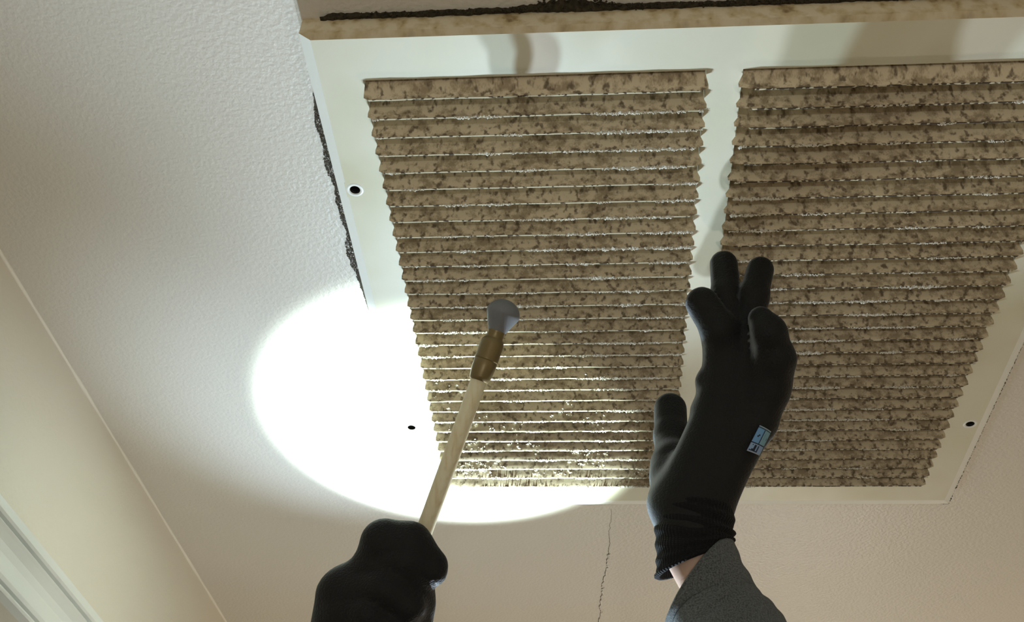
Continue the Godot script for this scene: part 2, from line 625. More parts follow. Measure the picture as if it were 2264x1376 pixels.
# Section of one louvre at the offset z (along depth) and y (below the face): root up in the throat, hem hanging below the face.
const SECTION := [[0.0036, 0.0092, 0.0], [0.0, 0.0, 0.34], [-0.0014, -0.0050, 0.58], [-0.0026, -0.0083, 0.78], [-0.0030, -0.0091, 0.84]]
const HEM := [[-0.0033, -0.0097, 0.88], [-0.0042, -0.0100, 0.93], [-0.0048, -0.0095, 0.98]]

func hem_at(row: int) -> float:
	return ROW0 - PITCH * row


func make_blade(t: Node3D, off: Vector3, bank: int, row: int) -> void:
	var b: Array = BANKS[bank]
	var zh := hem_at(row + 1) + 0.0042   # so that the hem lies on its line
	var s := (row * 5 + 3) % 16 + bank * 16
	var flip := (row / 16 + row) % 2 == 1
	var st := begin()
	var cx: float = 0.5 * (b[0] + b[1])
	var pts := []
	for q in SECTION + HEM:
		# a stamped louvre: its ends belly out below the face and come in again at the hem
		var w := 0.0
		if q[1] <= 0.0:
			var dn: float = -q[1] / 0.0095
			w = minf(dn / 0.82, 1.0) if dn < 0.84 else lerpf(1.0, -0.9, (dn - 0.84) / 0.16)
		pts.append([q[0], q[1], q[2], b[0] - w * (0.0018 if bank == 0 else 0.0058) + 0.0004, b[1] + w * (0.0030 if bank == 0 else 0.0026) - 0.0004])
	if row == 0:
		pts[0][0] = 0.0058
		pts[1][0] = 0.0040
	var cols := 14
	var sag := noise(7.0, 2, 300 + row + bank * 40)
	for i in pts.size() - 1:
		st.set_smooth_group(0 if i < SECTION.size() - 1 else 1)
		for c in cols:
			var P := []
			var U := []
			for e in [[i, c], [i + 1, c], [i + 1, c + 1], [i, c + 1]]:
				var q: Array = pts[e[0]]
				var f := float(e[1]) / cols
				var x := lerpf(q[3], q[4], f)
				var dy := 0.0005 * sag.get_noise_1d(x * 3.0) if q[1] < -0.001 else 0.0
				P.append(Vector3(x, FACE + q[1] + dy, zh + q[0]) - off)
				var u: float = (x - cx) / 0.285 * (-1.0 if flip else 1.0) + 0.5
				U.append(Vector2(u, (s + 0.02 + q[2] * 0.96) / STRIPS))
			quad_uv(st, P, U)
	part("louvre_blade", st, m_blade, t)


func lump(st: SurfaceTool, c: Vector3, r: Vector3) -> void:
	# a scrap of lint: a rough octahedron
	var ax := Vector3(1, rng.randf_range(-0.5, 0.5), rng.randf_range(-0.5, 0.5)).normalized() * r.x
	var ay := Vector3(rng.randf_range(-0.4, 0.4), 1, rng.randf_range(-0.4, 0.4)).normalized() * r.y
	var az := Vector3(rng.randf_range(-0.4, 0.4), rng.randf_range(-0.4, 0.4), 1).normalized() * r.z
	for q in [[ax, ay, az], [ay, -ax, az], [-ax, -ay, az], [-ay, ax, az], [ay, ax, -az], [-ax, ay, -az], [-ay, -ax, -az], [ax, -ay, -az]]:
		tri(st, c + q[0], c + q[1], c + q[2])


func make_dust(t: Node3D, off: Vector3) -> void:
	# lint hanging along the hems
	var st := begin()
	st.set_smooth_group(-1)
	var clump := noise(11.0, 3, 81)
	for bank in 2:
		var b: Array = BANKS[bank]
		for row in range(1, 31):
			var z := hem_at(row + 1) - 0.0002
			var x: float = b[0] + 0.002
			while x < b[1] - 0.002:
				x += rng.randf_range(0.0005, 0.0016)
				var depth := row / 30.0
				var n := clump.get_noise_2d(x * 1.2, row * 3.7 + bank * 50.0)
				var want := n + (0.12 if bank == 0 and x > -0.02 else -0.10) + (0.10 * depth if bank == 0 else 0.0)
				if bank == 1:
					var mid := smoothstep(0.30, 0.45, depth) * smoothstep(0.95, 0.75, depth)
					var near := smoothstep(0.19, 0.14, x) * smoothstep(0.05, 0.1, depth)
					want = n - 0.22 + maxf(mid * 0.34 * smoothstep(0.36, 0.25, x), near * 0.34)
				if want > 0.10:
					lump(st, Vector3(x, FACE - 0.0094 - rng.randf_range(0.0, 0.0006), z + rng.randf_range(-0.0004, 0.0009)) - off, Vector3(rng.randf_range(0.0006, 0.0015), rng.randf_range(0.0004, 0.0011), rng.randf_range(0.0005, 0.0014)) * (0.9 + 1.6 * want))
	# tufts stuck to the faces of the far louvres of the left bank
	for k in 900:
		var row := int(30.0 - absf(rng.randfn(0.0, 4.6)))
		if row < 14 or row > 29:
			continue
		var x := rng.randf_range(-0.165, 0.086)
		if clump.get_noise_2d(x * 0.8 + 3.0, row * 2.1) < -0.02 + (29 - row) * 0.02:
			continue
		var f := rng.randf()
		var zh := hem_at(row + 1) + 0.0042
		var p := Vector3(x, FACE - 0.0080 * f, zh - 0.0052 * f + 0.0006) - off
		var r := rng.randf_range(0.0003, 0.0010)
		for j in 1 + rng.randi() % 3:
			lump(st, p + Vector3(rng.randfn(0, 0.001), rng.randfn(0, 0.0006) - 0.0008, rng.randf_range(0.0004, 0.0018)), Vector3(r * rng.randf_range(0.8, 2.0), r, r))
	var lint := part("dust_lint", st, m_dust, t, "pale lint hanging from the louvre edges")
	lint.set_meta("kind", "stuff")
	# black grime packed along the near edge of the frame, against the ceiling
	st = begin()
	var hgt := noise(14.0, 4, 91)
	var rough := noise(160.0, 2, 92)
	var rings := []
	for i in 460:
		var x := lerpf(-0.199, FX1 + 0.002, i / 459.0)
		var hump := exp(-pow((x + 0.008) / 0.021, 2.0)) * 0.0046 + exp(-pow((x + 0.034) / 0.017, 2.0)) * 0.0022
		var up := 0.0036 + 0.0016 * hgt.get_noise_1d(x * 2.0) + 0.0010 * rough.get_noise_1d(x) + hump * (1.0 + 0.6 * rough.get_noise_1d(x + 7.0))
		var dn := 0.0030 + 0.0018 * hgt.get_noise_1d(x * 2.0 + 9.0) + 0.0009 * rough.get_noise_1d(x + 3.0)
		if x < -0.192:
			up *= (x + 0.1995) / 0.0075
		var ring := PackedVector3Array()
		for q in [[-0.001, 0.0006], [-0.001, -dn], [0.0012, -dn * 0.95], [0.0030 + rough.get_noise_1d(x * 1.7) * 0.0009, -0.0032], [up * 0.6, -0.0022 - 0.001 * rough.get_noise_1d(x * 2.3)], [up, -0.0004], [up, 0.0006]]:
			ring.append(Vector3(x, CEIL + q[1], FZ1 + q[0]) - off)
		rings.append(ring)
	skin(st, rings)
	st.set_smooth_group(-1)
	for k in 1500:
		var x := rng.randf_range(-0.19, FX1)
		var hump := exp(-pow((x + 0.008) / 0.022, 2.0)) * 0.012 + exp(-pow((x + 0.034) / 0.017, 2.0)) * 0.0022
		lump(st, Vector3(x, CEIL - rng.randf_range(0.0, 0.0042), FZ1 + 0.001 + rng.randf() * (0.0028 + hump)) - off, Vector3.ONE * rng.randf_range(0.0004, 0.0012))
	var grime := part("grime", st, m_dirt, t, "dark grime packed along the near edge")
	grime.set_meta("kind", "stuff")
	# grey fluff creeping out on the ceiling from under the left edge
	st = begin()
	st.set_smooth_group(-1)
	for k in 2600:
		var z := rng.randf_range(-0.795, -0.53)
		var wide := 0.0052 + 0.0036 * clump.get_noise_1d(z * 2.2) + 0.0014 * clump.get_noise_1d(z * 9.0 + 5.0)
		wide *= smoothstep(-0.798, -0.74, z) * 0.9 + 0.1
		wide *= 0.45 + 0.55 * smoothstep(-0.53, -0.56, z)
		if wide <= 0.0:
			continue
		var x := FX0 - 0.0052 - rng.randf() * wide
		lump(st, Vector3(x, CEIL - rng.randf_range(0.0, 0.0011), z) - off, Vector3(rng.randf_range(0.0003, 0.0008), 0.0005, rng.randf_range(0.0004, 0.0012)))
	for k in 1100:
		var z := rng.randf_range(FZ0, FZ1)
		var big := 1.0 + 1.6 * maxf(clump.get_noise_1d(z * 6.0 + 40.0), 0.0)
		lump(st, Vector3(FX1 + rng.randf_range(-0.0002, 0.0008), FACE + rng.randf_range(0.0032, 0.0060), z) - off, Vector3(0.0004, 0.0005, rng.randf_range(0.0005, 0.0012)) * big)
	for k in 26:
		lump(st, Vector3(FX1 - 0.004 + rng.randf_range(-0.004, 0.004), FACE + 0.004, FZ0 - 0.0003 + rng.randf_range(-0.0006, 0.0006)) - off, Vector3.ONE * rng.randf_range(0.0004, 0.001))
	var fluff := part("edge_fluff", st, mat(lin(0.13, 0.115, 0.09), 1.0), t, "dark fluff along the side edges")
	fluff.set_meta("kind", "stuff")


# ------------------------------------------------------------------ swab

func make_swab() -> void:
	var tip := Vector3(-0.0695, 2.3002, -0.6442)
	var foot := Vector3(-0.1472, 2.1066, -0.7484)
	var t := thing("cleaning_wand", "pale wooden stick with a brass fitting and a rounded grey tip held by the fist", "cleaning tool", foot)
	var axis := (tip - foot).normalized()
	var full := (tip - foot).length()
	var f := frame_of(axis)
	var k := full / 678.5   # metres per pixel along the stick
	var wood := mat(lin(0.86, 0.80, 0.62), 0.6)
	wood.uv1_triplanar = true
	wood.uv1_scale = Vector3(30.0, 4.0, 30.0)
	wood.albedo_texture = noise_tex(0.02, 4, 101, 256, ramp([[0.0, Color(0.84, 0.78, 0.66)], [0.4, Color(0.96, 0.94, 0.88)], [1.0, Color(1, 1, 1)]]))
	var st := begin()
	var dist := func(px: float) -> float: return full - px * k   # distance from the middle of the tip, in photo pixels
	lathe(st, Vector3.ZERO, f, [[0.0, 0.0], [0.0058, 0.0], [0.0064, 0.001], [0.0066, dist.call(260.0)], [0.0064, dist.call(148.0)], [0.0, dist.call(146.0)]], 32)
	part("wooden_handle", st, wood, t)
	var brass := mat(lin(0.20, 0.15, 0.065), 0.4)
	brass.metallic = 0.45
	st = begin()
	lathe(st, Vector3.ZERO, f, [[0.0060, dist.call(162.0)], [0.0078, dist.call(159.0)], [0.0083, dist.call(152.0)], [0.0090, dist.call(140.0)], [0.0093, dist.call(128.0)], [0.0093, dist.call(112.0)], [0.0088, dist.call(109.0)]], 32)
	part("brass_nut", st, brass, t)
	st = begin()
	lathe(st, Vector3.ZERO, f, [[0.0084, dist.call(113.0)], [0.0095, dist.call(112.0)], [0.0097, dist.call(109.0)], [0.0094, dist.call(106.0)], [0.0094, dist.call(72.0)], [0.0088, dist.call(64.0)], [0.0072, dist.call(58.0)]], 32)
	st.set_smooth_group(0)
	part("brass_coupling", st, brass, t)
	st = begin()
	lathe(st, Vector3.ZERO, f, [[0.0066, dist.call(64.0)], [0.0069, dist.call(61.0)], [0.0067, dist.call(57.0)], [0.0067, dist.call(44.0)], [0.0071, dist.call(41.0)], [0.0066, dist.call(38.0)], [0.0, dist.call(37.0)]], 32)
	part("brass_collar", st, brass, t)
	var grey := mat(lin(0.17, 0.175, 0.185), 0.55)
	st = begin()
	var prof := [[0.0, dist.call(44.0)], [0.0066, dist.call(44.0)], [0.0072, dist.call(39.0)], [0.0093, dist.call(26.0)], [0.0117, dist.call(10.0)], [0.0130, dist.call(3.0)], [0.0135, dist.call(-2.0)]]
	for j in 9:
		var a := PI * 0.5 * (j + 1) / 9.0
		prof.append([0.0135 * cos(a), dist.call(-2.0) + 0.0118 * sin(a)])
	lathe(st, Vector3.ZERO, f, prof, 40)
	part("rounded_tip", st, grey, t, "grey conical tip with a rounded top")


# ------------------------------------------------------------------ person

# A field of tapered capsules on a grid, meshed with surface nets.
class Flesh:
	var lo: Vector3
	var n: Vector3i
	var h: float
	var d: PackedFloat32Array

	func _init(a: Vector3, b: Vector3, cell: float) -> void:
		lo = a
		h = cell
		n = Vector3i(((b - a) / cell).ceil()) + Vector3i.ONE
		d.resize(n.x * n.y * n.z)
		d.fill(0.06)

	# limbs: [a, b, radius a, radius b]; joined to each other by k
	func field(limbs: Array, k: float, flat := Vector3.ONE) -> Dictionary:
		var out := {}
		for l: Array in limbs:
			var a: Vector3 = l[0]
			var b: Vector3 = l[1]
			var ra: float = l[2]
			var rb: float = l[3]
			var m := maxf(ra, rb) + k + 2.5 * h
			var i0 := Vector3i(((a.min(b) - Vector3.ONE * m - lo) / h).floor()).clamp(Vector3i.ZERO, n - Vector3i.ONE)
			var i1 := Vector3i(((a.max(b) + Vector3.ONE * m - lo) / h).ceil()).clamp(Vector3i.ZERO, n - Vector3i.ONE)
			var ab := b - a
			var q := 1.0 / maxf(ab.length_squared(), 1e-9)
			for z in range(i0.z, i1.z + 1):
				for y in range(i0.y, i1.y + 1):
					var at := (z * n.y + y) * n.x
					for x in range(i0.x, i1.x + 1):
						var p := lo + Vector3(x, y, z) * h
						var t := clampf((p - a).dot(ab) * q, 0.0, 1.0)
						var v := p.distance_to(a + ab * t) - lerpf(ra, rb, t)
						var i := at + x
						if out.has(i):
							var o: float = out[i]
							var s := maxf(k - absf(v - o), 0.0)
							out[i] = minf(v, o) - s * s * 0.25 / k
						elif v < 0.05:
							out[i] = v
		return out

	# a group is joined to the base by k, but kept apart from the other groups
	func build(base: Array, k: float, groups: Array, kg: float) -> void:
		var body := field(base, k)
		for i in body:
			d[i] = body[i]
		for g: Array in groups:
			var f := field(g, k * 0.6)
			for i in f:
				var v: float = f[i]
				if body.has(i):
					var o: float = body[i]
					var s := maxf(kg - absf(v - o), 0.0)
					v = minf(v, o) - s * s * 0.25 / kg
				d[i] = minf(d[i], v)

	# palm: the coated side; the rest is grey knit, widened and brightened to paint rim light on the edges
	func mesh(palm := Vector3.ZERO) -> ArrayMesh:
		var vid := PackedInt32Array()
		vid.resize(d.size())
		vid.fill(-1)
		var V := PackedVector3Array()
		var N := PackedVector3Array()
		var sx := 1
		var sy := n.x
		var sz := n.x * n.y
		var corner := [0, sx, sy, sx + sy, sz, sx + sz, sy + sz, sx + sy + sz]
		var at := [Vector3(0, 0, 0), Vector3(1, 0, 0), Vector3(0, 1, 0), Vector3(1, 1, 0), Vector3(0, 0, 1), Vector3(1, 0, 1), Vector3(0, 1, 1), Vector3(1, 1, 1)]
		var edges := [[0, 1], [2, 3], [4, 5], [6, 7], [0, 2], [1, 3], [4, 6], [5, 7], [0, 4], [1, 5], [2, 6], [3, 7]]
		for z in n.z - 1:
			for y in n.y - 1:
				var row := (z * n.y + y) * n.x
				for x in n.x - 1:
					var i := row + x
					var neg := 0
					for c: int in corner:
						if d[i + c] < 0.0:
							neg += 1
					if neg == 0 or neg == 8:
						continue
					var sum := Vector3.ZERO
					var cnt := 0
					for e: Array in edges:
						var a := d[i + corner[e[0]]]
						var b := d[i + corner[e[1]]]
						if (a < 0.0) != (b < 0.0):
							sum += at[e[0]].lerp(at[e[1]], a / (a - b))
							cnt += 1
					var g := Vector3(d[i + 1] + d[i + 1 + sy] + d[i + 1 + sz] + d[i + 1 + sy + sz] - d[i] - d[i + sy] - d[i + sz] - d[i + sy + sz], d[i + sy] + d[i + 1 + sy] + d[i + sy + sz] + d[i + 1 + sy + sz] - d[i] - d[i + 1] - d[i + sz] - d[i + 1 + sz], d[i + sz] + d[i + 1 + sz] + d[i + sy + sz] + d[i + 1 + sy + sz] - d[i] - d[i + 1] - d[i + sy] - d[i + 1 + sy])
					vid[i] = V.size()
					V.append(lo + (Vector3(x, y, z) + sum / cnt) * h)
					N.append(g.normalized())
		var I := PackedInt32Array()
		for z in range(1, n.z - 1):
			for y in range(1, n.y - 1):
				for x in range(1, n.x - 1):
					var i := (z * n.y + y) * n.x + x
					var a := d[i] < 0.0
					for e: Array in [[sx, sy, sz], [sy, sz, sx], [sz, sx, sy]]:
						if a == (d[i + e[0]] < 0.0):
							continue
						var q := [vid[i - e[1] - e[2]], vid[i - e[2]], vid[i], vid[i - e[1]]]
						if q.min() < 0:
							continue
						# Godot's front faces run clockwise
						if a:
							I.append_array([q[0], q[2], q[1], q[0], q[3], q[2]])
						else:
							I.append_array([q[0], q[1], q[2], q[0], q[2], q[3]])
		var arr := []
		arr.resize(Mesh.ARRAY_MAX)
		arr[Mesh.ARRAY_VERTEX] = V
		arr[Mesh.ARRAY_NORMAL] = N
		arr[Mesh.ARRAY_INDEX] = I
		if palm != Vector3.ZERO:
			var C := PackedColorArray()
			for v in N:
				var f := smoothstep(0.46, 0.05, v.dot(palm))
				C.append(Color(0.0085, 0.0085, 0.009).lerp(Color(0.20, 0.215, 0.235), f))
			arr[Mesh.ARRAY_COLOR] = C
		var m := ArrayMesh.new()
		m.add_surface_from_arrays(Mesh.PRIMITIVE_TRIANGLES, arr)
		return m


func bounds(limbs: Array, pad: float) -> AABB:
	var b := AABB(limbs[0][0], Vector3.ZERO)
	for l: Array in limbs:
		b = b.expand(l[0]).expand(l[1])
	var r := 0.0
	for l: Array in limbs:
		r = maxf(r, maxf(l[2], l[3]))
	return b.grow(r + pad)


func flesh(base: Array, groups: Array, cell: float, k: float, kg: float, palm := Vector3.ZERO) -> ArrayMesh:
	var all := base.duplicate()
	for g: Array in groups:
		all.append_array(g)
	var b := bounds(all, 3.0 * cell)
	var f := Flesh.new(b.position, b.end, cell)
	f.build(base, k, groups, kg)
	return f.mesh(palm)


func make_person() -> void:
	var t := thing("person", "person in a grey sweatshirt and black gloves reaching up with both hands to the grille", "person")
	# body: head, trunk, arms to the wrists, legs
	var wl := Vector3(0.0766, 2.155, -0.7684)
	var wr := Vector3(-0.165, 2.0876, -0.758)
	var fl := Vector3(0.0991, 2.0969, -0.7741)
	var el := Vector3(0.15, 1.855, -0.735)
	var er := Vector3(-0.275, 1.84, -0.79)
	var sl := Vector3(0.055, 1.68, -1.22)
	var sr := Vector3(-0.315, 1.68, -1.22)
	var hd := Vector3(-0.146, 1.88, -1.36)
	var base := [
		[hd, hd + Vector3(0, -0.035, 0.03), 0.092, 0.072], [hd + Vector3(0, -0.08, 0.0), Vector3(-0.13, 1.77, -1.31), 0.06, 0.058],
		[Vector3(-0.13, 1.71, -1.3), Vector3(-0.13, 1.45, -1.3), 0.125, 0.12], [Vector3(-0.13, 1.45, -1.3), Vector3(-0.13, 1.19, -1.3), 0.12, 0.135],
		[Vector3(-0.22, 1.67, -1.29), Vector3(-0.2, 1.25, -1.3), 0.11, 0.10], [Vector3(-0.04, 1.67, -1.29), Vector3(-0.06, 1.25, -1.3), 0.11, 0.10],
		[Vector3(-0.13, 1.69, -1.28), sl, 0.08, 0.062], [Vector3(-0.13, 1.69, -1.28), sr, 0.08, 0.062],
		[sl, el, 0.046, 0.034], [el, fl, 0.034, 0.024], [fl, wl, 0.024, 0.0175], [sr, er, 0.046, 0.034], [er, wr, 0.034, 0.024],
		[wl, Vector3(0.0776, 2.1761, -0.7603), 0.0175, 0.018], [wr, Vector3(-0.1592, 2.1159, -0.7415), 0.024, 0.022],
		[Vector3(-0.22, 1.15, -1.3), Vector3(-0.23, 0.67, -1.28), 0.085, 0.06], [Vector3(-0.23, 0.67, -1.28), Vector3(-0.235, 0.25, -1.31), 0.058, 0.04],
		[Vector3(-0.04, 1.15, -1.3), Vector3(-0.03, 0.67, -1.28), 0.085, 0.06], [Vector3(-0.03, 0.67, -1.28), Vector3(-0.025, 0.25, -1.31), 0.058, 0.04],
		[hd + Vector3(0, -0.02, 0.085), hd + Vector3(0, -0.045, 0.108), 0.009, 0.013], [hd + Vector3(-0.09, -0.03, 0), hd + Vector3(-0.093, -0.055, 0), 0.014, 0.01], [hd + Vector3(0.09, -0.03, 0), hd + Vector3(0.093, -0.055, 0), 0.014, 0.01],
	]
	put("body", flesh(base, [], 0.011, 0.016, 0.02), m_skin, t)
	# clothes below the picture
	var up := func(l: Array, extra: float) -> Array: return [l[0], l[1], l[2] + extra, l[3] + extra]
	var trunk := []
	for i in range(2, 8):
		trunk.append(up.call(base[i], 0.016))
	trunk.append([sl, sl.lerp(el, 0.6), 0.072, 0.060])
	trunk.append([sr, sr.lerp(er, 0.6), 0.072, 0.060])
	var shirt := put("sweatshirt", flesh(trunk, [], 0.014, 0.04, 0.02), m_sweat, t, "dark grey marled sweatshirt")
	var legs := []
	for i in range(15, 19):
		legs.append(up.call(base[i], 0.018))
	legs.append([Vector3(-0.2, 1.19, -1.3), Vector3(-0.06, 1.19, -1.3), 0.12, 0.12])
	put("trousers", flesh(legs, [], 0.016, 0.04, 0.02), mat(lin(0.03, 0.035, 0.05), 0.9), t)
	var shoes := []
	for x in [-0.235, -0.025]:
		shoes.append([Vector3(x, 0.21, -1.33), Vector3(x, 0.20, -1.13), 0.05, 0.042])
	put("shoes", flesh(shoes, [], 0.012, 0.02, 0.02), mat(lin(0.02, 0.02, 0.02), 0.7), t)
	put("hair", flesh([[hd + Vector3(0, 0.025, -0.018), hd + Vector3(0, -0.03, -0.03), 0.088, 0.082]], [], 0.012, 0.02, 0.02), mat(lin(0.03, 0.02, 0.012), 0.8), t)
	make_open_hand(t)
	make_fist(t)
	make_sleeve(shirt, true, el, sl)
	make_sleeve(shirt, false, er, sr)
	# the step it stands on
	var step := thing("step_stool", "low step stool under the person's feet", "stool", Vector3(-0.13, 0, -1.24))
	var st := begin()
	box(st, Vector3(-0.24, 0.12, -0.17), Vector3(0.24, 0.15, 0.17))
	part("tread", st, m_black, step)
	for sx in [-1, 1]:
		for sz in [-1, 1]:
			var leg := begin()
			box(leg, Vector3(sx * 0.2 - 0.015, 0, sz * 0.14 - 0.015), Vector3(sx * 0.2 + 0.015, 0.12, sz * 0.14 + 0.015))
			part("leg", leg, m_black, step)


# rings of points round a bent axis; each station: [centre, direction, half width, half depth, width axis]
func tube(st: SurfaceTool, stations: Array, sides: int, wave: Callable) -> void:
	var rings := []
	var uvs := []
	for i in stations.size():
		var s: Array = stations[i]
		var dir: Vector3 = s[1].normalized()
		var wx: Vector3 = (s[4] - dir * s[4].dot(dir)).normalized()
		var wy: Vector3 = dir.cross(wx)
		var ring := PackedVector3Array()
		for k in sides:
			var a := TAU * k / sides
			var w: float = wave.call(i, a)
			ring.append(s[0] + wx * cos(a) * (s[2] + w) + wy * sin(a) * (s[3] + w) + dir * (s[5] * cos(a) + s[6] * sin(a) if s.size() > 5 else 0.0))
		rings.append(ring)
	var n := rings.size()
	st.set_smooth_group(0)
	for i in n - 1:
		for k in sides:
			var j := (k + 1) % sides
			var u0 := float(k) / sides
			var u1 := float(k + 1) / sides
			var v0 := i / 12.0
			var v1 := (i + 1) / 12.0
			quad_uv(st, [rings[i][k], rings[i][j], rings[i + 1][j], rings[i + 1][k]], [Vector2(u0 * 2.0, v0), Vector2(u1 * 2.0, v0), Vector2(u1 * 2.0, v1), Vector2(u0 * 2.0, v1)])


func make_open_hand(t: Node3D) -> void:
	var d := 0.870
	var palm := [
		[Vector3(0.0673, 2.1964, -0.7604), Vector3(0.1041, 2.2708, -0.7291), 0.0231, 0.0164],
		[Vector3(0.1041, 2.2708, -0.7291), Vector3(0.1091, 2.3144, -0.7067), 0.0171, 0.0144],
		[Vector3(0.0795, 2.1925, -0.7607), Vector3(0.1176, 2.3237, -0.7006), 0.0188, 0.0139],
		[Vector3(0.092, 2.1953, -0.7584), Vector3(0.129, 2.3126, -0.7048), 0.0172, 0.0142],
		[Vector3(0.0966, 2.2002, -0.7564), Vector3(0.1317, 2.2567, -0.7284), 0.0149, 0.0156],
		[Vector3(0.1317, 2.2567, -0.7284), Vector3(0.1422, 2.2829, -0.715), 0.0159, 0.0166],
		[Vector3(0.0778, 2.1789, -0.7652), Vector3(0.0799, 2.1993, -0.7583), 0.0279, 0.0242],
		# ball of the thumb
		[Vector3(0.0638, 2.2041, -0.7663), Vector3(0.0673, 2.244, -0.7752), 0.0194, 0.0174],
		# creases of the bent palm
		[Vector3(0.0918, 2.2907, -0.7197), Vector3(0.1073, 2.2825, -0.7201), 0.0057, 0.0076],
		[Vector3(0.0884, 2.2697, -0.7312), Vector3(0.1066, 2.2677, -0.7278), 0.0049, 0.0075],
	]
	var fingers := [
		# thumb
		[[Vector3(0.0673, 2.2338, -0.7731), Vector3(0.0683, 2.285, -0.7924), 0.017, 0.0144], [Vector3(0.0683, 2.285, -0.7924), Vector3(0.0698, 2.3194, -0.8001), 0.0145, 0.0147]],
		# forefinger, bent across to the left
		[[Vector3(0.1112, 2.3124, -0.7073), Vector3(0.1046, 2.3204, -0.6904), 0.0145, 0.0141], [Vector3(0.1046, 2.3204, -0.6904), Vector3(0.0923, 2.3459, -0.6861), 0.0145, 0.0138]],
		# middle finger
		[[Vector3(0.1163, 2.3198, -0.6987), Vector3(0.114, 2.3581, -0.6914), 0.0129, 0.0127], [Vector3(0.114, 2.3581, -0.6914), Vector3(0.1148, 2.3933, -0.6899), 0.0123, 0.012]],
		# ring finger
		[[Vector3(0.1278, 2.3187, -0.6976), Vector3(0.1352, 2.352, -0.6849), 0.0129, 0.0122], [Vector3(0.1352, 2.352, -0.6849), Vector3(0.1434, 2.3787, -0.6818), 0.0122, 0.0115]],
		# little finger, folded in with its knuckle out to the right
		[[Vector3(0.1413, 2.277, -0.7132), Vector3(0.1469, 2.2919, -0.6938), 0.0167, 0.0157], [Vector3(0.1469, 2.2919, -0.6938), Vector3(0.1413, 2.3049, -0.6753), 0.0157, 0.0137], [Vector3(0.1413, 2.3049, -0.6753), Vector3(0.136, 2.317, -0.6733), 0.013, 0.0104]],
	]
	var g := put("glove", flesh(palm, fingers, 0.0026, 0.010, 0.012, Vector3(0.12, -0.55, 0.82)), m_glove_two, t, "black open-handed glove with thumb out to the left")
	# ribbed wrist, slumped into folds on the right
	var st := begin()
	var c := [Vector3(0.0795, 2.2006, -0.757), Vector3(0.0786, 2.1886, -0.761), Vector3(0.0778, 2.1746, -0.7646), Vector3(0.0775, 2.1626, -0.768), Vector3(0.076, 2.154, -0.7702)]
	var wid := [0.0308, 0.0308, 0.0301, 0.0289, 0.0278]
	var right: Vector3 = Vector3(0.1129, 2.1732, -0.7621) - Vector3(0.0782, 2.175, -0.7654)
	var stations := []
	var steps := 44
	for i in steps + 1:
		var f := 4.0 * i / steps
		var a := mini(int(f), 3)
		var e := f - a
		var tilt := smoothstep(0.35, 1.0, float(i) / steps)
		stations.append([c[a].lerp(c[a + 1], e), (c[4] - c[0]).normalized(), lerpf(wid[a], wid[a + 1], e), lerpf(wid[a], wid[a + 1], e) * 0.86, right, -0.0125 * tilt, 0.0])
	# a rolled hem, turned inside
	var last: Array = stations[-1]
	for q in [[0.0014, 0.0010], [0.0012, 0.0026], [-0.0010, 0.0034], [-0.0030, 0.0022], [-0.0036, -0.010]]:
		var s := last.duplicate()
		s[0] = last[0] + last[1] * q[1]
		s[2] = last[2] + q[0]
		s[3] = last[3] + q[0]
		stations.append(s)
	tube(st, stations, 96, func(i: int, a: float) -> float:
		var f := float(i) / steps
		var fold := 0.0026 * pow(0.5 + 0.5 * sin(TAU * f * 4.6 - 0.6), 1.6) * smoothstep(0.2, 1.0, cos(a)) * smoothstep(0.0, 0.15, f) * smoothstep(0.95, 0.8, f)
		return fold + 0.0007 * sin(TAU * f * 6.0 + a * 3.0) * smoothstep(1.0, 0.8, f) - (0.006 * smoothstep(0.14, 0.0, f)))
	part("cuff", st, m_knit, g, "ribbed knit wrist of the glove")
	# blue printed tag on the side of the hand
	var tag := begin()
	var img := tag_texture()
	var corners := [Vector3(0.1203, 2.2233, -0.7216), Vector3(0.1303, 2.2224, -0.7274), Vector3(0.141, 2.2412, -0.7219), Vector3(0.1315, 2.2413, -0.7131)]
	var bulge: Vector3 = (corners[3] - corners[0]).cross(corners[1] - corners[0]).normalized()
	if bulge.dot(-corners[0] + Vector3(0, 1.75, 0)) < 0.0:
		bulge = -bulge
	var nn := 8
	for i in nn:
		for j in nn:
			var P := []
			var U := []
			for e in [[0, 0], [1, 0], [1, 1], [0, 1]]:
				var u := float(i + e[0]) / nn
				var v := float(j + e[1]) / nn
				var p: Vector3 = corners[0].lerp(corners[1], u).lerp(corners[3].lerp(corners[2], u), v)
				P.append(p + bulge * 0.0016 * (1.0 - pow(2.0 * u - 1.0, 2.0)))
				U.append(Vector2(u, 1.0 - v))
			quad_uv(tag, P, U)
			P.reverse()
			U.reverse()
			for q in P.size():
				P[q] -= bulge * 0.0008
			quad_uv(tag, P, U)
	var tm := mat(Color.WHITE, 0.7)
	tm.albedo_texture = img
	part("care_label", tag, tm, g, "small blue printed label on the glove")


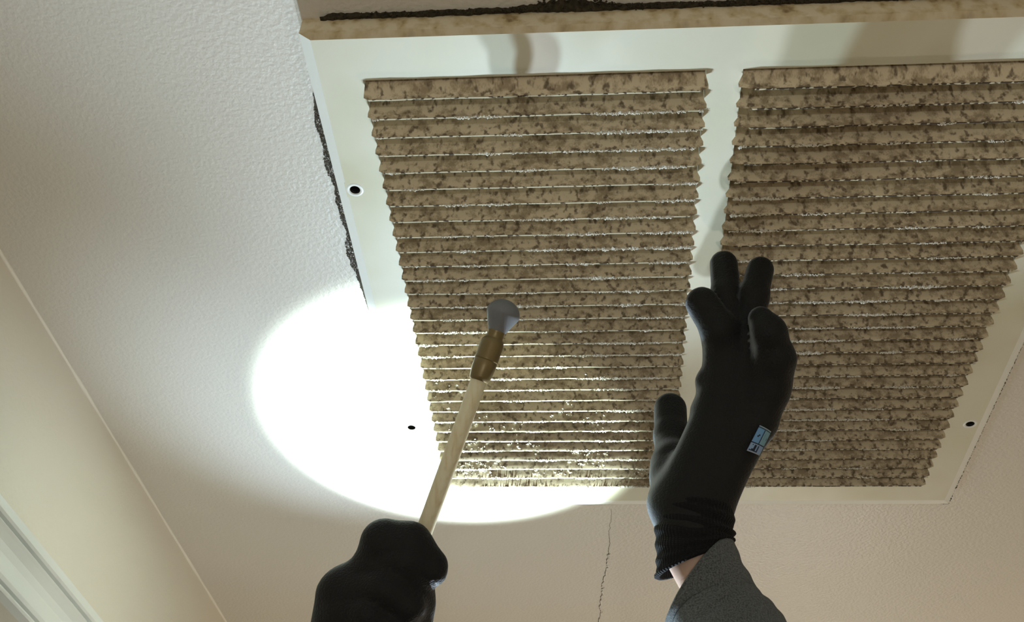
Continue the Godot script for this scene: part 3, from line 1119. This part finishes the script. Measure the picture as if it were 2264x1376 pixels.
func tag_texture() -> ImageTexture:
	var im := Image.create(96, 160, false, Image.FORMAT_RGB8)
	im.fill(Color(0.42, 0.60, 0.78))
	var dark := Color(0.05, 0.09, 0.17)
	im.fill_rect(Rect2i(0, 104, 96, 56), Color(0.52, 0.62, 0.76))
	im.fill_rect(Rect2i(48, 0, 48, 104), Color(0.47, 0.63, 0.70))
	im.fill_rect(Rect2i(0, 0, 96, 5), Color(0.6, 0.66, 0.70))
	im.fill_rect(Rect2i(0, 155, 96, 5), Color(0.6, 0.62, 0.66))
	im.fill_rect(Rect2i(0, 6, 96, 7), Color(0.2, 0.3, 0.36))
	im.fill_rect(Rect2i(0, 100, 96, 6), dark)
	im.fill_rect(Rect2i(42, 14, 6, 86), dark)
	im.fill_rect(Rect2i(14, 56, 9, 9), dark)
	im.fill_rect(Rect2i(20, 48, 9, 9), dark)
	im.fill_rect(Rect2i(84, 50, 5, 16), Color(0.2, 0.3, 0.42))
	im.fill_rect(Rect2i(60, 30, 4, 40), Color(0.38, 0.52, 0.6))
	# the two dark upright strokes and their feet in the lower panel
	im.fill_rect(Rect2i(26, 112, 15, 40), dark)
	im.fill_rect(Rect2i(16, 138, 14, 14), dark)
	im.fill_rect(Rect2i(50, 112, 10, 40), Color(0.16, 0.18, 0.28))
	im.fill_rect(Rect2i(4, 146, 56, 6), dark)
	im.fill_rect(Rect2i(12, 112, 6, 6), dark)
	return ImageTexture.create_from_image(im)


func make_fist(t: Node3D) -> void:
	var base := [
		# back of the hand and heel, low
		[Vector3(-0.1502, 2.1148, -0.7393), Vector3(-0.1584, 2.0822, -0.7617), 0.0289, 0.0305],
		[Vector3(-0.1764, 2.111, -0.7354), Vector3(-0.1764, 2.0806, -0.7585), 0.0211, 0.0298],
		[Vector3(-0.1885, 2.1059, -0.7349), Vector3(-0.1861, 2.0797, -0.7565), 0.0183, 0.0269],
		[Vector3(-0.1378, 2.1041, -0.7469), Vector3(-0.1494, 2.08, -0.7645), 0.0176, 0.0255],
		[Vector3(-0.1615, 2.1261, -0.729), Vector3(-0.1531, 2.1137, -0.737), 0.0154, 0.0245],
	]
	var fingers := [
		# forefinger closed over the stick
		[[Vector3(-0.1602, 2.1299, -0.7227), Vector3(-0.1558, 2.1382, -0.7145), 0.016, 0.0167], [Vector3(-0.1558, 2.1382, -0.7145), Vector3(-0.1367, 2.1361, -0.7127), 0.0167, 0.0158], [Vector3(-0.1367, 2.1361, -0.7127), Vector3(-0.1218, 2.1246, -0.7237), 0.0158, 0.0138]],
		# middle finger, below it
		[[Vector3(-0.1593, 2.124, -0.7213), Vector3(-0.1392, 2.1239, -0.7153), 0.0146, 0.0144], [Vector3(-0.1392, 2.1239, -0.7153), Vector3(-0.1195, 2.1207, -0.7239), 0.0144, 0.0114]],
		# ring and little fingers, curled into the palm
		[[Vector3(-0.1732, 2.1006, -0.7253), Vector3(-0.1522, 2.1024, -0.7178), 0.0124, 0.0123], [Vector3(-0.1522, 2.1024, -0.7178), Vector3(-0.1345, 2.0933, -0.7279), 0.0123, 0.0109]],
		[[Vector3(-0.1828, 2.0913, -0.7296), Vector3(-0.1636, 2.0852, -0.7235), 0.0111, 0.0109], [Vector3(-0.1636, 2.0852, -0.7235), Vector3(-0.1455, 2.079, -0.7346), 0.0113, 0.0103]],
		# thumb behind the stick
		[[Vector3(-0.149, 2.1233, -0.7489), Vector3(-0.1362, 2.1464, -0.7532), 0.0135, 0.0116]],
	]
	put("glove", flesh(base, fingers, 0.0028, 0.012, 0.008), m_glove, t, "black gloved fist closed round the wooden stick")


func make_sleeve(shirt: Node, open_hand: bool, elbow: Vector3, shoulder: Vector3) -> void:
	var st := begin()
	var stations := []
	var right: Vector3 = Vector3(0.1125, 2.1718, -0.7595) - Vector3(0.078, 2.1736, -0.7628)
	if open_hand:
		var c0 := Vector3(0.0808, 2.1394, -0.776)
		var c1 := Vector3(0.0907, 2.1186, -0.7784)
		var c2 := Vector3(0.1016, 2.0893, -0.7727)
		var dir := (c1 - c0).normalized()
		# hem turned in, then down the forearm
		for q in [[0.016, 0.86], [0.001, 0.88], [-0.001, 0.96], [0.001, 1.0]]:
			stations.append([c0 + dir * q[0], dir, 0.0387 * q[1], 0.0336 * q[1], right, -0.0172, -0.0025])
		for i in 14:
			var f := (i + 1) / 14.0
			var c: Vector3 = c0.lerp(c1, f)
			stations.append([c, dir, lerpf(0.0386, 0.0356, smoothstep(0.0, 0.8, f)), lerpf(0.0335, 0.0327, f), right, -0.0172 * (1.0 - f), -0.0025 * (1.0 - f)])
		for i in 14:
			var f := (i + 1) / 14.0
			stations.append([c1.lerp(c2, f), (c2 - c1), lerpf(0.0356, 0.042, f), lerpf(0.0327, 0.037, f), right])
		for i in 8:
			var f := (i + 1) / 8.0
			stations.append([c2.lerp(elbow, f), elbow - c2, lerpf(0.042, 0.058, f), lerpf(0.037, 0.056, f), right])
	else:
		var c0 := Vector3(-0.1658, 2.0786, -0.7617)
		for q in [[0.016, 0.86], [0.001, 0.9], [0.0, 1.0]]:
			stations.append([c0 - (c0 - elbow).normalized() * -q[0], elbow - c0, 0.044 * q[1], 0.042 * q[1], right])
		for i in 10:
			var f := (i + 1) / 10.0
			stations.append([c0.lerp(elbow, f), elbow - c0, lerpf(0.044, 0.058, f), lerpf(0.042, 0.056, f), right])
	for i in 8:
		var f := (i + 1) / 8.0
		stations.append([elbow.lerp(shoulder, f * 0.8), (shoulder - elbow), 0.06, 0.06, right])
	tube(st, stations, 64, func(i: int, a: float) -> float: return 0.0006 * sin(i * 0.5 + a * 2.0) + 0.0004 * sin(i * 1.1 - a * 3.0) if i > 3 else 0.0)
	part("sleeve", st, m_sweat, shirt)
